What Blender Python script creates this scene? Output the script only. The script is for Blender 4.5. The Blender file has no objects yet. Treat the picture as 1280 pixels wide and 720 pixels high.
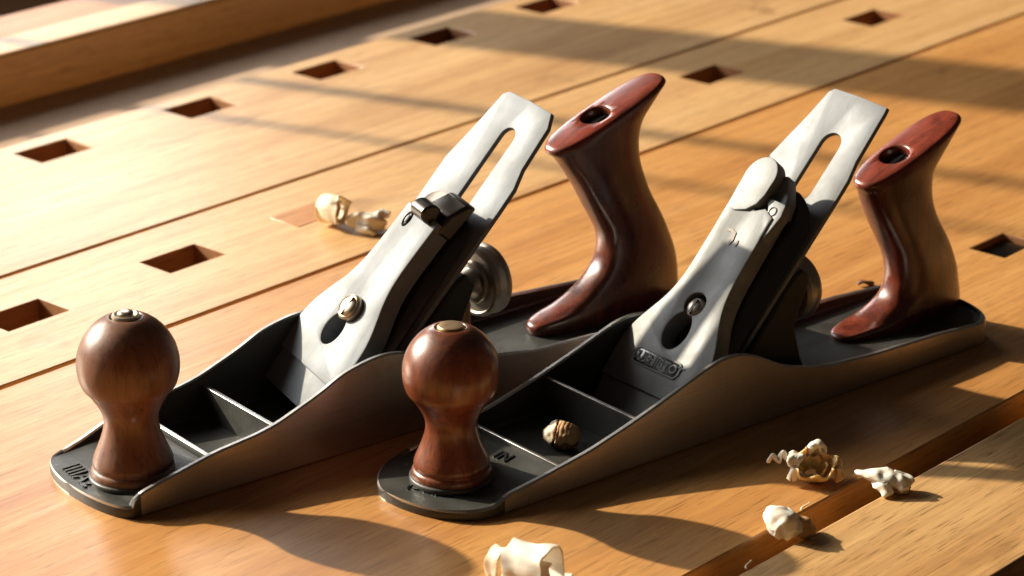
import bpy, bmesh, math, random
from mathutils import Vector, Matrix, noise as mnoise

random.seed(7)
PI = math.pi
sc = bpy.context.scene
COL = sc.collection

# ----------------------------------------------------------------- helpers
def link(o, parent=None):
    COL.objects.link(o)
    if parent is not None:
        o.parent = parent
    return o

def tag(o, label, cat, group=None):
    o['label'] = label
    o['category'] = cat
    if group:
        o['group'] = group
    return o

def empty(name, loc, rz, label, cat, group=None):
    o = bpy.data.objects.new(name, None)
    o.empty_display_size = .02
    o.location = loc
    o.rotation_euler = (0, 0, rz)
    link(o)
    return tag(o, label, cat, group)

class MB:
    """collects vertices and faces (with material slots) for one mesh object"""
    def __init__(s):
        s.v = []; s.f = []; s.m = []
    def add(s, verts, faces, mi=0, mat=None):
        k = len(s.v)
        for p in verts:
            p = Vector(p)
            s.v.append(mat @ p if mat else p)
        for i, f in enumerate(faces):
            s.f.append([k + j for j in f])
            s.m.append(mi[i] if isinstance(mi, (list, tuple)) else mi)
        return s
    def box(s, x0, x1, y0, y1, z0, z1, mi=0):
        v = [(x, y, z) for x in (x0, x1) for y in (y0, y1) for z in (z0, z1)]
        return s.add(v, [(0,1,3,2),(4,6,7,5),(0,4,5,1),(2,3,7,6),(0,2,6,4),(1,5,7,3)], mi)
    def loft(s, rings, mi=0, cyc=True, cap0=False, cap1=False):
        n = len(rings[0]); v = [p for r in rings for p in r]; f = []
        for i in range(len(rings) - 1):
            for j in range(n if cyc else n - 1):
                a = i * n + j; b = i * n + (j + 1) % n
                f.append((a, b, b + n, a + n))
        if cap0: f.append(tuple(range(n))[::-1])
        if cap1: f.append(tuple((len(rings) - 1) * n + j for j in range(n)))
        return s.add(v, f, mi)
    def lathe(s, prof, seg=48, mat=None, mi=0):
        rings = []
        for r, z in prof:
            rings.append([Vector((r * math.cos(2*PI*k/seg), r * math.sin(2*PI*k/seg), z)) for k in range(seg)])
        if mat:
            rings = [[mat @ p for p in r] for r in rings]
        return s.loft(rings, mi, True, True, True)
    def build(s, name, mats, parent=None, bevel=0, seg=2, angle=35, flat=False, sub=0):
        me = bpy.data.meshes.new(name)
        me.from_pydata([tuple(p) for p in s.v], [], s.f)
        if not isinstance(mats, (list, tuple)): mats = [mats]
        for m in mats: me.materials.append(m)
        for p, mi in zip(me.polygons, s.m): p.material_index = mi
        bm = bmesh.new(); bm.from_mesh(me)
        bmesh.ops.remove_doubles(bm, verts=bm.verts, dist=1e-6)
        bmesh.ops.dissolve_degenerate(bm, edges=bm.edges, dist=1e-7)
        bmesh.ops.recalc_face_normals(bm, faces=bm.faces)
        bm.to_mesh(me); bm.free()
        o = bpy.data.objects.new(name, me)
        link(o, parent)
        if not flat:
            me.polygons.foreach_set('use_smooth', [True] * len(me.polygons))
            me.set_sharp_from_angle(angle=math.radians(angle))
        if bevel:
            b = o.modifiers.new('bevel', 'BEVEL'); b.width = bevel; b.segments = seg
            b.limit_method = 'ANGLE'; b.angle_limit = math.radians(30); b.harden_normals = False
        if sub:
            m = o.modifiers.new('sub', 'SUBSURF'); m.levels = sub; m.render_levels = sub
        return o

def grid_shell(rows, th):
    """closed thin shell from a grid of points (list of lists) with thickness th along its normals"""
    n, m = len(rows), len(rows[0])
    nor = [[None] * m for _ in range(n)]
    for i in range(n):
        for j in range(m):
            a = rows[min(i+1, n-1)][j] - rows[max(i-1, 0)][j]
            b = rows[i][min(j+1, m-1)] - rows[i][max(j-1, 0)]
            c = a.cross(b)
            nor[i][j] = c.normalized() if c.length > 1e-12 else Vector((0, 0, 1))
    top = [rows[i][j] + nor[i][j] * th / 2 for i in range(n) for j in range(m)]
    bot = [rows[i][j] - nor[i][j] * th / 2 for i in range(n) for j in range(m)]
    N = n * m; f = []
    for i in range(n - 1):
        for j in range(m - 1):
            a = i*m+j
            f.append((a, a+1, a+m+1, a+m)); f.append((N+a, N+a+m, N+a+m+1, N+a+1))
    for i in range(n - 1):
        a = i*m; f.append((a, a+m, N+a+m, N+a)); a = i*m+m-1; f.append((a, N+a, N+a+m, a+m))
    for j in range(m - 1):
        a = j; f.append((a, N+a, N+a+1, a+1)); a = (n-1)*m+j; f.append((a, a+1, N+a+1, N+a))
    return top + bot, f

def plate_mesh(name, outlines, thick, bevel, to3d, mats, parent, mi_side=None, angle=30):
    """flat plate with holes: closed 2-D outlines, thickness downward from w=0, small round bevel"""
    cu = bpy.data.curves.new('tmp', 'CURVE'); cu.dimensions = '2D'; cu.fill_mode = 'BOTH'
    cu.extrude = max(thick / 2 - bevel, 1e-5); cu.bevel_depth = bevel; cu.bevel_resolution = 1; cu.offset = -bevel
    for pts in outlines:
        sp = cu.splines.new('POLY'); sp.points.add(len(pts) - 1); sp.use_cyclic_u = True
        for p, q in zip(sp.points, pts): p.co = (q[0], q[1], 0, 1)
    tmp = bpy.data.objects.new('tmp', cu); COL.objects.link(tmp)
    dg = bpy.context.evaluated_depsgraph_get()
    me = bpy.data.meshes.new_from_object(tmp.evaluated_get(dg))
    bpy.data.objects.remove(tmp); bpy.data.curves.remove(cu)
    bm = bmesh.new(); bm.from_mesh(me)
    bmesh.ops.remove_doubles(bm, verts=bm.verts, dist=1e-6)
    bm.normal_update()
    side = [abs(f.normal.z) < .6 for f in bm.faces]
    for v in bm.verts: v.co = to3d(v.co.x, v.co.y, v.co.z - thick / 2)
    for f, s in zip(bm.faces, side): f.material_index = 1 if (s and mi_side is not None) else 0
    bmesh.ops.recalc_face_normals(bm, faces=bm.faces)
    bm.to_mesh(me); bm.free()
    me.name = name
    me.materials.clear()
    me.materials.append(mats)
    if mi_side is not None: me.materials.append(mi_side)
    o = bpy.data.objects.new(name, me); link(o, parent)
    me.polygons.foreach_set('use_smooth', [True] * len(me.polygons))
    me.set_sharp_from_angle(angle=math.radians(angle))
    return o

def text_mesh(body, size, th, to3d, name, mat, parent, bold=.0):
    cu = bpy.data.curves.new('tmp', 'FONT'); cu.body = body; cu.size = size; cu.extrude = th / 2
    cu.align_x = 'CENTER'; cu.align_y = 'CENTER'; cu.offset = bold; cu.resolution_u = 3
    tmp = bpy.data.objects.new('tmp', cu); COL.objects.link(tmp)
    dg = bpy.context.evaluated_depsgraph_get()
    me = bpy.data.meshes.new_from_object(tmp.evaluated_get(dg))
    bpy.data.objects.remove(tmp); bpy.data.curves.remove(cu)
    for v in me.vertices: v.co = to3d(v.co.x, v.co.y, v.co.z)
    me.name = name; me.materials.clear(); me.materials.append(mat)
    o = bpy.data.objects.new(name, me); link(o, parent)
    return o

def interp(tab, x):
    if x <= tab[0][0]: return tab[0][1]
    for (a, va), (b, vb) in zip(tab, tab[1:]):
        if x <= b:
            return va + (vb - va) * (x - a) / (b - a)
    return tab[-1][1]

def smooth_tab(tab, x, h):
    return sum(interp(tab, x + h * k / 3) for k in (-3, -2, -1, 0, 1, 2, 3)) / 7

def circle(cx, cy, rx, ry=None, n=32, rot=0):
    ry = ry or rx
    c, s = math.cos(rot), math.sin(rot)
    out = []
    for k in range(n):
        a = 2*PI*k/n; x, y = rx*math.cos(a), ry*math.sin(a)
        out.append((cx + x*c - y*s, cy + x*s + y*c))
    return out

# ----------------------------------------------------------------- materials
def newmat(name):
    m = bpy.data.materials.new(name); m.use_nodes = True
    nt = m.node_tree; b = nt.nodes['Principled BSDF']
    return m, nt, b

def N(nt, t, **kw):
    n = nt.nodes.new(t)
    for k, v in kw.items():
        if k in n.inputs.keys(): n.inputs[k].default_value = v
        else: setattr(n, k, v)
    return n

def coords(nt, scale, loc=(0, 0, 0), rot=(0, 0, 0)):
    tc = nt.nodes.new('ShaderNodeTexCoord')
    mp = nt.nodes.new('ShaderNodeMapping')
    mp.inputs['Scale'].default_value = scale
    mp.inputs['Location'].default_value = loc
    mp.inputs['Rotation'].default_value = rot
    nt.links.new(tc.outputs['Object'], mp.inputs['Vector'])
    return mp.outputs['Vector']

def ramp(nt, src, stops):
    r = nt.nodes.new('ShaderNodeValToRGB')
    e = r.color_ramp.elements
    e[0].position, e[0].color = stops[0][0], (*stops[0][1], 1)
    e[1].position, e[1].color = stops[-1][0], (*stops[-1][1], 1)
    for p, c in stops[1:-1]:
        k = e.new(p); k.color = (*c, 1)
    nt.links.new(src, r.inputs['Fac'])
    return r.outputs['Color']

def mix(nt, fac, a, b, mode='MIX'):
    m = nt.nodes.new('ShaderNodeMix'); m.data_type = 'RGBA'; m.blend_type = mode
    for sock, val in ((m.inputs['Factor'], fac), (m.inputs['A'], a), (m.inputs['B'], b)):
        if hasattr(val, 'links'): nt.links.new(val, sock)
        elif isinstance(val, tuple): sock.default_value = (*val, 1)
        else: sock.default_value = val
    # colour sockets live at other indices
    ins = [i for i in m.inputs if i.type == 'RGBA']
    for sock, val in zip(ins, (a, b)):
        if hasattr(val, 'links'): nt.links.new(val, sock)
        else: sock.default_value = (*val, 1)
    fs = [i for i in m.inputs if i.type == 'VALUE'][0]
    if hasattr(fac, 'links'): nt.links.new(fac, fs)
    else: fs.default_value = fac
    return [o for o in m.outputs if o.type == 'RGBA'][0]

def noise_tex(nt, vec, scale, detail=4, rough=.55, dist=0.):
    n = N(nt, 'ShaderNodeTexNoise'); n.inputs['Scale'].default_value = scale
    n.inputs['Detail'].default_value = detail; n.inputs['Roughness'].default_value = rough
    n.inputs['Distortion'].default_value = dist
    nt.links.new(vec, n.inputs['Vector'])
    return n.outputs['Fac']

def mapr(nt, src, a, b, lo, hi):
    m = nt.nodes.new('ShaderNodeMapRange')
    for k, v in zip(('From Min', 'From Max', 'To Min', 'To Max'), (a, b, lo, hi)): m.inputs[k].default_value = v
    nt.links.new(src, m.inputs['Value'])
    return m.outputs['Result']

def bump(nt, b, src, strength, dist):
    n = nt.nodes.new('ShaderNodeBump'); n.inputs['Strength'].default_value = strength; n.inputs['Distance'].default_value = dist
    nt.links.new(src, n.inputs['Height'])
    prev = b.inputs['Normal'].links
    if prev: nt.links.new(prev[0].from_socket, n.inputs['Normal'])
    nt.links.new(n.outputs['Normal'], b.inputs['Normal'])

def bench_wood(name, light, mid, dark, seed, rough=.42, coat=.25, grain=1.0):
    m, nt, b = newmat(name)
    L = (seed * 1.37, seed * .73, seed * .41)
    fine = noise_tex(nt, coords(nt, (9, 330, 330), L), 1.0, 6, .68)
    broad = noise_tex(nt, coords(nt, (3.2, 26, 26), L), 1.0, 3, .5, .6)
    cloud = noise_tex(nt, coords(nt, (5, 9, 9), L), 1.0, 3, .5)
    # growth rings : wave bands bent by noise, long along x
    wv = N(nt, 'ShaderNodeTexWave'); wv.bands_direction = 'Y'; wv.inputs['Scale'].default_value = 1.0
    wv.inputs['Distortion'].default_value = 7.0; wv.inputs['Detail'].default_value = 2; wv.inputs['Detail Scale'].default_value = .6
    nt.links.new(coords(nt, (1.5, 22, 22), L), wv.inputs['Vector'])
    c = ramp(nt, broad, [(.28, dark), (.5, mid), (.72, light)])
    c = mix(nt, mapr(nt, wv.outputs['Fac'], 0, 1, 0, .22), c, dark)
    c = mix(nt, mapr(nt, fine, .38, .66, .0, .42 * grain), c, tuple(x * .62 for x in dark))
    c = mix(nt, mapr(nt, cloud, .3, .7, 0, .25), c, light)
    # short pores
    pv = noise_tex(nt, coords(nt, (55, 1250, 1250), L), 1.0, 2, .5)
    c = mix(nt, mapr(nt, pv, .59, .66, 0, .55 * grain), c, tuple(x * .45 for x in dark))
    # fine scratches across the boards, and dents
    for rot_, th_ in ((.5, .70), (-1.1, .72)):
        sv = noise_tex(nt, coords(nt, (7, 420, 50), L, (0, 0, rot_)), 1.0, 2, .5)
        c = mix(nt, mapr(nt, sv, th_, th_ + .04, 0, .22), c, tuple(min(1, x * 1.25) for x in light))
    # scattered small stains and knots
    kn = noise_tex(nt, coords(nt, (9, 22, 22), (L[0] + 5, L[1], 0)), 1.0, 2, .5, 1.2)
    c = mix(nt, mapr(nt, kn, .66, .76, 0, .5), c, tuple(x * .5 for x in dark))
    nt.links.new(c, b.inputs['Base Color'])
    nt.links.new(mapr(nt, fine, .2, .8, rough - .07, rough + .12), b.inputs['Roughness'])
    b.inputs['Coat Weight'].default_value = coat
    b.inputs['Coat Roughness'].default_value = .26
    bump(nt, b, fine, .22 * grain, .0006)
    bump(nt, b, cloud, .12, .002)
    return m

def rosewood(name, red, mid, dark, rough=.3, coat=.6, seed=0., axis=(9, 9, 1.6), sc_=14.):
    m, nt, b = newmat(name)
    v = coords(nt, axis, (seed, seed * .7, seed * .3))
    n1 = noise_tex(nt, v, sc_, 5, .6, .7)
    n2 = noise_tex(nt, coords(nt, tuple(a * 6 for a in axis), (seed, 0, 0)), sc_, 3, .6)
    c = ramp(nt, n1, [(.30, dark), (.5, mid), (.70, red)])
    c = mix(nt, mapr(nt, n2, .52, .68, 0, .55), c, tuple(x * .4 for x in dark))
    nt.links.new(c, b.inputs['Base Color'])
    wear = noise_tex(nt, coords(nt, (60, 60, 60), (seed, 0, 0)), 1.0, 4, .6)
    nt.links.new(mapr(nt, wear, .3, .75, rough - .05, rough + .2), b.inputs['Roughness'])
    b.inputs['Coat Weight'].default_value = coat; b.inputs['Coat Roughness'].default_value = .22
    bump(nt, b, n2, .12, .0004)
    bump(nt, b, wear, .08, .0006)
    return m

def steel(name, col, rough, seed=0., brush=(2, 2, 2), dirt=.35, dirtcol=(.16, .15, .13), metal=1.):
    m, nt, b = newmat(name)
    sc1 = noise_tex(nt, coords(nt, (45, 45, 45), (seed, seed, 0)), 1.0, 5, .65)
    spots = noise_tex(nt, coords(nt, (260, 260, 260), (seed, 0, 0)), 1.0, 3, .6)
    br = noise_tex(nt, coords(nt, tuple(200 * x for x in brush), (seed, 0, 0)), 1.0, 3, .6)
    c = mix(nt, mapr(nt, sc1, .45, .8, 0, dirt), col, dirtcol)
    c = mix(nt, mapr(nt, spots, .66, .78, 0, dirt * 1.2), c, dirtcol)
    scr = noise_tex(nt, coords(nt, tuple(90 * x * (8 if x > 1 else 1) for x in brush), (seed, 2, 1)), 1.0, 4, .65)
    c = mix(nt, mapr(nt, scr, .52, .75, 0, .35), c, tuple(min(1., x * 1.5) for x in col))
    c = mix(nt, mapr(nt, scr, .30, .46, .35, 0), c, dirtcol)
    nt.links.new(c, b.inputs['Base Color'])
    b.inputs['Metallic'].default_value = metal
    nt.links.new(mapr(nt, sc1, .3, .75, rough - .05, rough + .11), b.inputs['Roughness'])
    bump(nt, b, br, .14, .0004)
    bump(nt, b, sc1, .05, .0010)
    return m

def japan(name, col, rough=.42):
    m, nt, b = newmat(name)
    a = noise_tex(nt, coords(nt, (420, 420, 420)), 1.0, 4, .6)
    d = noise_tex(nt, coords(nt, (38, 38, 38)), 1.0, 5, .6)
    c = mix(nt, mapr(nt, d, .4, .75, 0, .6), col, tuple(x * 2.1 + .004 for x in col))
    sp = noise_tex(nt, coords(nt, (150, 150, 150), (3, 1, 0)), 1.0, 3, .7)
    c = mix(nt, mapr(nt, sp, .68, .76, 0, .5), c, (.20, .18, .15))
    nt.links.new(c, b.inputs['Base Color'])
    nt.links.new(mapr(nt, d, .3, .7, rough - .08, rough + .14), b.inputs['Roughness'])
    b.inputs['Specular IOR Level'].default_value = .5
    bump(nt, b, a, .22, .0006)
    return m

def shaving_mat(name, col, col2, trans=.25):
    m, nt, b = newmat(name)
    a = noise_tex(nt, coords(nt, (70, 70, 420)), 1.0, 4, .6)
    c = mix(nt, mapr(nt, a, .3, .7, 0, 1), col, col2)
    nt.links.new(c, b.inputs['Base Color'])
    b.inputs['Roughness'].default_value = .62
    b.inputs['Subsurface Weight'].default_value = trans
    b.inputs['Subsurface Radius'].default_value = (.004, .002, .001)
    b.inputs['Subsurface Scale'].default_value = 1.0
    bump(nt, b, a, .25, .0006)
    return m

LI, MI, DA = (.66, .43, .215), (.58, .355, .16), (.42, .22, .085)
M = {
 'plank1': bench_wood('plank_wood_pale', LI, MI, DA, 1.0),
 'plank2': bench_wood('plank_wood_honey', (.67,.43,.205), (.61,.37,.16), (.46,.245,.095), 4.3),
 'plank3': bench_wood('plank_wood_front', (.63,.34,.118), (.56,.27,.08), (.40,.165,.043), 8.1, rough=.40),
 'rail':  bench_wood('rail_wood', (.64,.40,.17), (.55,.31,.115), (.36,.17,.055), 11.7, rough=.5, coat=.1, grain=1.25),
 'back':  bench_wood('back_rail_wood', (.55,.26,.085), (.46,.20,.06), (.33,.13,.036), 15.2, coat=.1),
 'tray':  bench_wood('tray_wood', (.46,.33,.23), (.40,.28,.19), (.30,.20,.13), 19.2, coat=.0, rough=.6),
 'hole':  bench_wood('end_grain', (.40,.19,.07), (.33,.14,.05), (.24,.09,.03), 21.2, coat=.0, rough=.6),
 'knob1': rosewood('walnut_knob', (.215,.098,.056), (.165,.070,.040), (.105,.040,.023), .40, .30, 2.),
 'knob2': rosewood('cherry_knob', (.235,.072,.030), (.165,.046,.019), (.085,.022,.010), .30, .55, 5.),
 'tote1': rosewood('rosewood_handle', (.20,.048,.022), (.115,.025,.012), (.045,.010,.006), .26, .45, 9.),
 'tote2': rosewood('red_rosewood_handle', (.23,.042,.016), (.13,.024,.010), (.050,.010,.006), .26, .4, 13.),
 'ttop':  rosewood('sunlit_handle_top', (.27,.050,.026), (.19,.034,.018), (.09,.017,.010), .30, .5, 17., axis=(3, 14, 9), sc_=12.),  # redder than the stem: sunlight on the top is put into the colour
 'japan': japan('black_japanning', (.030, .031, .028)),
 'japan2': japan('black_japanning_soft', (.014, .0145, .0135), .5),
 'iron1': steel('bright_blade_steel', (.19,.212,.237), .62, 1., (1, 6, 1), .45, (.16,.16,.155), .28),
 'iron2': steel('worn_blade_steel', (.195,.212,.23), .60, 4., (1, 6, 1), .5, (.15,.145,.135), .32),
 'cap1':  steel('bright_cap_steel', (.195,.217,.24), .62, 7., (1, 5, 1), .45, (.17,.17,.165), .28),
 'cap2':  steel('worn_cap_steel', (.235,.25,.26), .58, 9., (1, 5, 1), .55, (.16,.155,.14), .34),
 'edge':  steel('shaded_edge_steel', (.16,.145,.13), .42, 3., (1, 1, 1), .5, (.05,.045,.04)),  # darker than the plate faces: shade on the sides is put into the colour
 'chip':  steel('dark_cap_iron_steel', (.11,.10,.09), .32, 12., (1, 1, 1), .4, (.06,.05,.045)),
 'side':  steel('ground_side_steel', (.56,.50,.45), .36, 14., (.2, 4, 4), .4, (.22,.17,.13)),  # brown tint paints in the warm reflection of the bench
 'rim':   steel('ground_rim_steel', (.62,.61,.58), .36, 15., (1, 1, 1), .4, (.2,.18,.16)),
 'wheel': steel('wheel_steel', (.46,.42,.37), .44, 16., (1, 1, 1), .5, (.10,.08,.06)),
 'brass': steel('old_brass', (.62,.40,.20), .34, 17., (1, 1, 1), .5, (.20,.11,.05)),
 'nutw':  steel('silvery_brass', (.70,.60,.46), .34, 18., (1, 1, 1), .4, (.2,.14,.08)),
 'dark':  steel('blackened_steel', (.05,.045,.04), .3, 19., (1, 1, 1), .3, (.02,.02,.02)),
 'black': japan('black_bolt', (.004, .004, .004), .25),
 'bronze': steel('bronze_foot', (.30,.20,.12), .4, 20., (1, 1, 1), .4, (.08,.05,.03)),
 'shav':  shaving_mat('pale_shaving', (.82,.72,.56), (.75,.62,.44)),
 'shavw': shaving_mat('white_shaving', (.88,.84,.76), (.80,.73,.61)),
 'amber': shaving_mat('amber_shaving', (.78,.56,.30), (.70,.45,.20), .4),
 'tan':   shaving_mat('tan_shaving', (.58,.36,.17), (.36,.19,.075), .1),
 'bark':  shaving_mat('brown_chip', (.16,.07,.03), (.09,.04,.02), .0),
 'frame': bench_wood('window_frame_paint', (.62,.58,.52), (.60,.56,.50), (.55,.5,.44), 30., coat=0, rough=.5, grain=.3),
 'floor': bench_wood('floor_wood', (.20,.09,.04), (.16,.07,.03), (.10,.045,.02), 33., coat=0, rough=.6),
}

# ----------------------------------------------------------------- camera (measured from the photograph)
H = .5
PITCH = math.atan(1310 / 3428)
cam = bpy.data.cameras.new('camera'); camo = bpy.data.objects.new('camera', cam); link(camo)
camo.location = (0, 0, H)
camo.rotation_euler = (PI / 2 - PITCH, 0, 0)
cam.sensor_width = 36; cam.lens = 36 * 3428 / 1280
cam.clip_start = .05; cam.clip_end = 60
cam.dof.use_dof = True; cam.dof.focus_distance = 1.20; cam.dof.aperture_fstop = 14
sc.camera = camo

# ----------------------------------------------------------------- workbench
BA = Vector((-.26412, 1.32343, 0)); BANG = math.atan2(.74512, .66692)
bench = empty('workbench', BA, BANG, 'honey coloured wooden workbench with square dog holes and a back tool tray', 'workbench')
X0, X1 = -.75, 1.15
HX, HY = .0385, .0250           # dog hole
def plank(name, y0, y1, holes, mat, HX=HX, HY=HY, x0=X0, x1=X1, th=.042, matx=None):
    """one board with square through holes"""
    mb = MB()
    xs = sorted({x0, x1} | {a for hx, hy in holes for a in (hx - HX/2, hx + HX/2)})
    ys = sorted({y0, y1} | {a for hx, hy in holes for a in (hy - HY/2, hy + HY/2)})
    def ishole(i, j):
        cx, cy = (xs[i] + xs[i+1]) / 2, (ys[j] + ys[j+1]) / 2
        return any(abs(cx - hx) < HX/2 and abs(cy - hy) < HY/2 for hx, hy in holes)
    for i in range(len(xs) - 1):
        for j in range(len(ys) - 1):
            if ishole(i, j): continue
            a, b, c, d = xs[i], xs[i+1], ys[j], ys[j+1]
            mb.add([(a,c,0),(b,c,0),(b,d,0),(a,d,0)], [(0,1,2,3)])
            mb.add([(a,c,-th),(b,c,-th),(b,d,-th),(a,d,-th)], [(3,2,1,0)])
    def wall(p, q, mi): mb.add([(*p,0),(*q,0),(*q,-th),(*p,-th)], [(0,1,2,3)], mi)
    for i in range(len(xs) - 1):
        wall((xs[i], y0), (xs[i+1], y0), 0); wall((xs[i], y1), (xs[i+1], y1), 0)
    for j in range(len(ys) - 1):
        wall((x0, ys[j]), (x0, ys[j+1]), 0); wall((x1, ys[j]), (x1, ys[j+1]), 0)
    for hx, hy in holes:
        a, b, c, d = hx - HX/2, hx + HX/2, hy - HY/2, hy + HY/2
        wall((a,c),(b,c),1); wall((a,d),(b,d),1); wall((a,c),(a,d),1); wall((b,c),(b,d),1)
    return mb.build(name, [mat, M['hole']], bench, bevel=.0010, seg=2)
G = .0014
rowA = [(.048, .145), (.1544, .145), (.2700, .145), (.3799, .145), (.4871, .145), (.5947, .145), (.702, .145)]
rowB = [(-.0252, -.0505), (.0819, -.0487), (.5365, -.0464), (.7187, -.0445)]
rowC = [(.3875, -.3595)]
plank('plank', G, .172, rowA, M['plank1'])
plank('plank', -.1160 + G, -G, rowB, M['plank2'])
plank('plank', -.4737, -.1160 - G, rowC, M['plank3'], HX * .84, HY * .84)
mb = MB(); mb.box(.3875 - HX*.40, .3875 + HX*.40, -.3595 - HY*.40, -.3595 + HY*.40, -.030, -.0035)
mb.build('bench_dog', M['dark'], bench, bevel=.0015)
# front rail beyond the slot
mb = MB(); mb.box(X0, X1, -.566, -.4893, -.06, .0)
mb.build('front_rail', M['rail'], bench, bevel=.0012)
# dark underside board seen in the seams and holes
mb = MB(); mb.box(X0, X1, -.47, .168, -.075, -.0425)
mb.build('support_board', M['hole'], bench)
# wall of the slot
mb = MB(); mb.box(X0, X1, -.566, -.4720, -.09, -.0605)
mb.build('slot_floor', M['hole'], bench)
# tool tray and back rail
mb = MB(); mb.box(X0, X1, .1722, .3148, -.042, -.030)
mb.build('tool_tray', M['tray'], bench)
mb = MB(); mb.box(X0, X1, .3150, .350, -.06, .005)
mb.build('back_rail', M['plank2'], bench, bevel=.003, seg=3)
mb = MB(); mb.box(X0, X1, .3503, .402, -.06, .0015)
mb.build('rear_ledge', M['back'], bench, bevel=.002)
# thin splinter filling one of the dog holes : the pale plug beside the curl
mb = MB(); mb.box(.1746 - HX/2 + .001, .1746 + HX/2 - .001, -.0478 - HY/2 + .001, -.0478 + HY/2 - .001, -.012, .0004)
mb.build('hole_plug', M['back'], bench, bevel=.0006)

# ----------------------------------------------------------------- hand planes
W = .068; YC = W / 2; OX = .14

def make_plane(P):
    root = empty('hand_plane', P['loc'], P['ang'], P['label'], 'hand plane', 'bench planes on the workbench')
    S = lambda x, y, z: Vector((x - OX, y - YC, z))
    # shift so that the root sits at the middle of the sole
    ca, sa = math.cos(P['ang']), math.sin(P['ang'])
    root.location = Vector(P['loc']) + Vector((ca * OX - sa * YC, sa * OX + ca * YC, 0))
    toe, heel, hx0 = P['toe'], P['heel'], P['heel_start']
    rimt, floort = P['rim'], P['floor']
    # --- body casting: cross-sections along x
    xs = [toe * math.cos(PI/2 * k / 14) for k in range(14)]
    xs += [hx0 * k / 110 for k in range(111)]
    xs += [hx0 + (heel - hx0) * math.sin(PI/2 * k / 12) for k in range(1, 13)]
    rings = []
    T = .0030
    for x in xs:
        if x < 0:
            q = math.sqrt(max(0, 1 - (x / toe) ** 2))
            c = YC + P['toe_skew'] * (1 - q)
            y0, y1 = c - c * q, c + (W - c) * q
        elif x > hx0:
            q = math.sqrt(max(0, 1 - ((x - hx0) / (heel - hx0)) ** 2)); q = max(q, .0)
            y0, y1 = YC - YC * q, YC + YC * q
        else:
            y0, y1 = 0, W
        zr, zf = smooth_tab(rimt, x, .004), smooth_tab(floort, x, .003)
        if x < .0: zr = zf = interp(floort, x)
        zr = max(zr, zf + (.0 if x < 0 else .0004))
        t = min(T, (y1 - y0) * .3); ch = min(.0007 if x > P['cheek0'] else .0011, t * .36)
        kf = max(0., min(1., (x - toe * .6) / (.034 - toe * .6))); kf = kf * kf * (3 - 2 * kf)
        zr_far = zf + (smooth_tab(rimt, max(x, .012), .004) - zf) * kf if x < .034 else zr
        zr_far = max(zr_far, zr if x > .034 else zf)
        rings.append([S(x, y0, 0.0006), S(x, y0 + min(.0006, t*.2), 0), S(x, y1 - min(.0006, t*.2), 0), S(x, y1, .0006),
                      S(x, y1, zr_far - ch), S(x, y1 - ch, zr_far), S(x, y1 - t + ch, zr_far), S(x, y1 - t, zr_far - ch if zr_far - zf > ch else zf),
                      S(x, y1 - t - .0001, zf + .0009 if zr_far - zf > .003 else zf), S(x, y1 - t - .0012 if y1 - y0 > .02 else y1 - t - .0002, zf), S(x, y0 + t + .0012 if y1 - y0 > .02 else y0 + t + .0002, zf), S(x, y0 + t + .0001, zf + .0009 if zr - zf > .003 else zf),
                      S(x, y0 + t, zr - ch if zr - zf > ch else zf), S(x, y0 + t - ch, zr), S(x, y0 + ch, zr), S(x, y0, zr - ch)])
    mb = MB()
    n = 16
    v = [p for r in rings for p in r]; f = []; mi = []
    slot = {0:2, 1:2, 2:2, 3:2, 4:1, 5:1, 6:1, 7:0, 8:0, 9:0, 10:0, 11:0, 12:1, 13:1, 14:1, 15:2}
    for i in range(len(rings) - 1):
        for j in range(n):
            a = i*n+j; b = i*n+(j+1) % n
            f.append((a, b, b+n, a+n))
            s = slot[j]
            xm = (xs[i] + xs[i+1]) / 2
            if xm < P['cheek0'] and s != 2: s = 0
            if xm < P['cheek0'] and j in (3, 15, 0): s = 0
            if xm < P['cheek0'] and j in (4, 14): s = 1
            if xm > hx0 and s == 2 and j in (3,): s = 0
            mi.append(s)
    f.append(tuple(range(n))); mi.append(0)
    f.append(tuple((len(rings)-1)*n + j for j in range(n))[::-1]); mi.append(0)
    mb.add(v, f, mi)
    body = mb.build('body', [M['japan'], M['rim'], M['side']], root, angle=38)
    # cross ribs of the casting
    def rib(x0, x1, z0, z1):
        r = MB()
        a = [S(x0, T - .0005, z0), S(x0, W - T + .0005, z0), S(x0 + .0004, W - T + .0005, z1), S(x0 + .0004, T - .0005, z1),
             S(x1 + .001, T - .0005, z0), S(x1 + .001, W - T + .0005, z0), S(x1, W - T + .0005, z1), S(x1, T - .0005, z1)]
        r.add(a, [(0,1,2,3),(4,7,6,5),(3,2,6,7),(0,3,7,4),(1,5,6,2),(0,4,5,1)], [0, 0, 1, 0, 0, 0])
        r.build('rib', [M['japan'], M['rim']], root, bevel=.0005)
    for a in P['ribs']: rib(*a)

    # --- front knob
    kx, ky, kz, ks = P['knob']
    prof = [(.0170,0),(.0172,.0012),(.0172,.0030),(.0166,.0040),(.0159,.0046),(.0162,.0056),(.0163,.0066),(.0157,.0085),(.0145,.0112),
            (.0129,.0148),(.0116,.0185),(.0109,.0220),(.0111,.0252),(.0123,.0285),(.0143,.0318),(.0164,.0350)]
    prof += [(.0207 * math.cos(a), .0458 + .0207 * math.sin(a)) for a in [math.radians(q) for q in (-24, -12, 0, 12, 24, 36, 48, 58, 66)]]
    prof += [(.0066, .0652), (.0062, .0647), (.0060, .0635)]
    pr2 = []
    for (r0, z0), (r1, z1) in zip(prof, prof[1:]):
        for k in range(3):
            t = k / 3; pr2.append((r0 + (r1-r0)*t, z0 + (z1-z0)*t))
    pr2.append(prof[-1])
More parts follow.
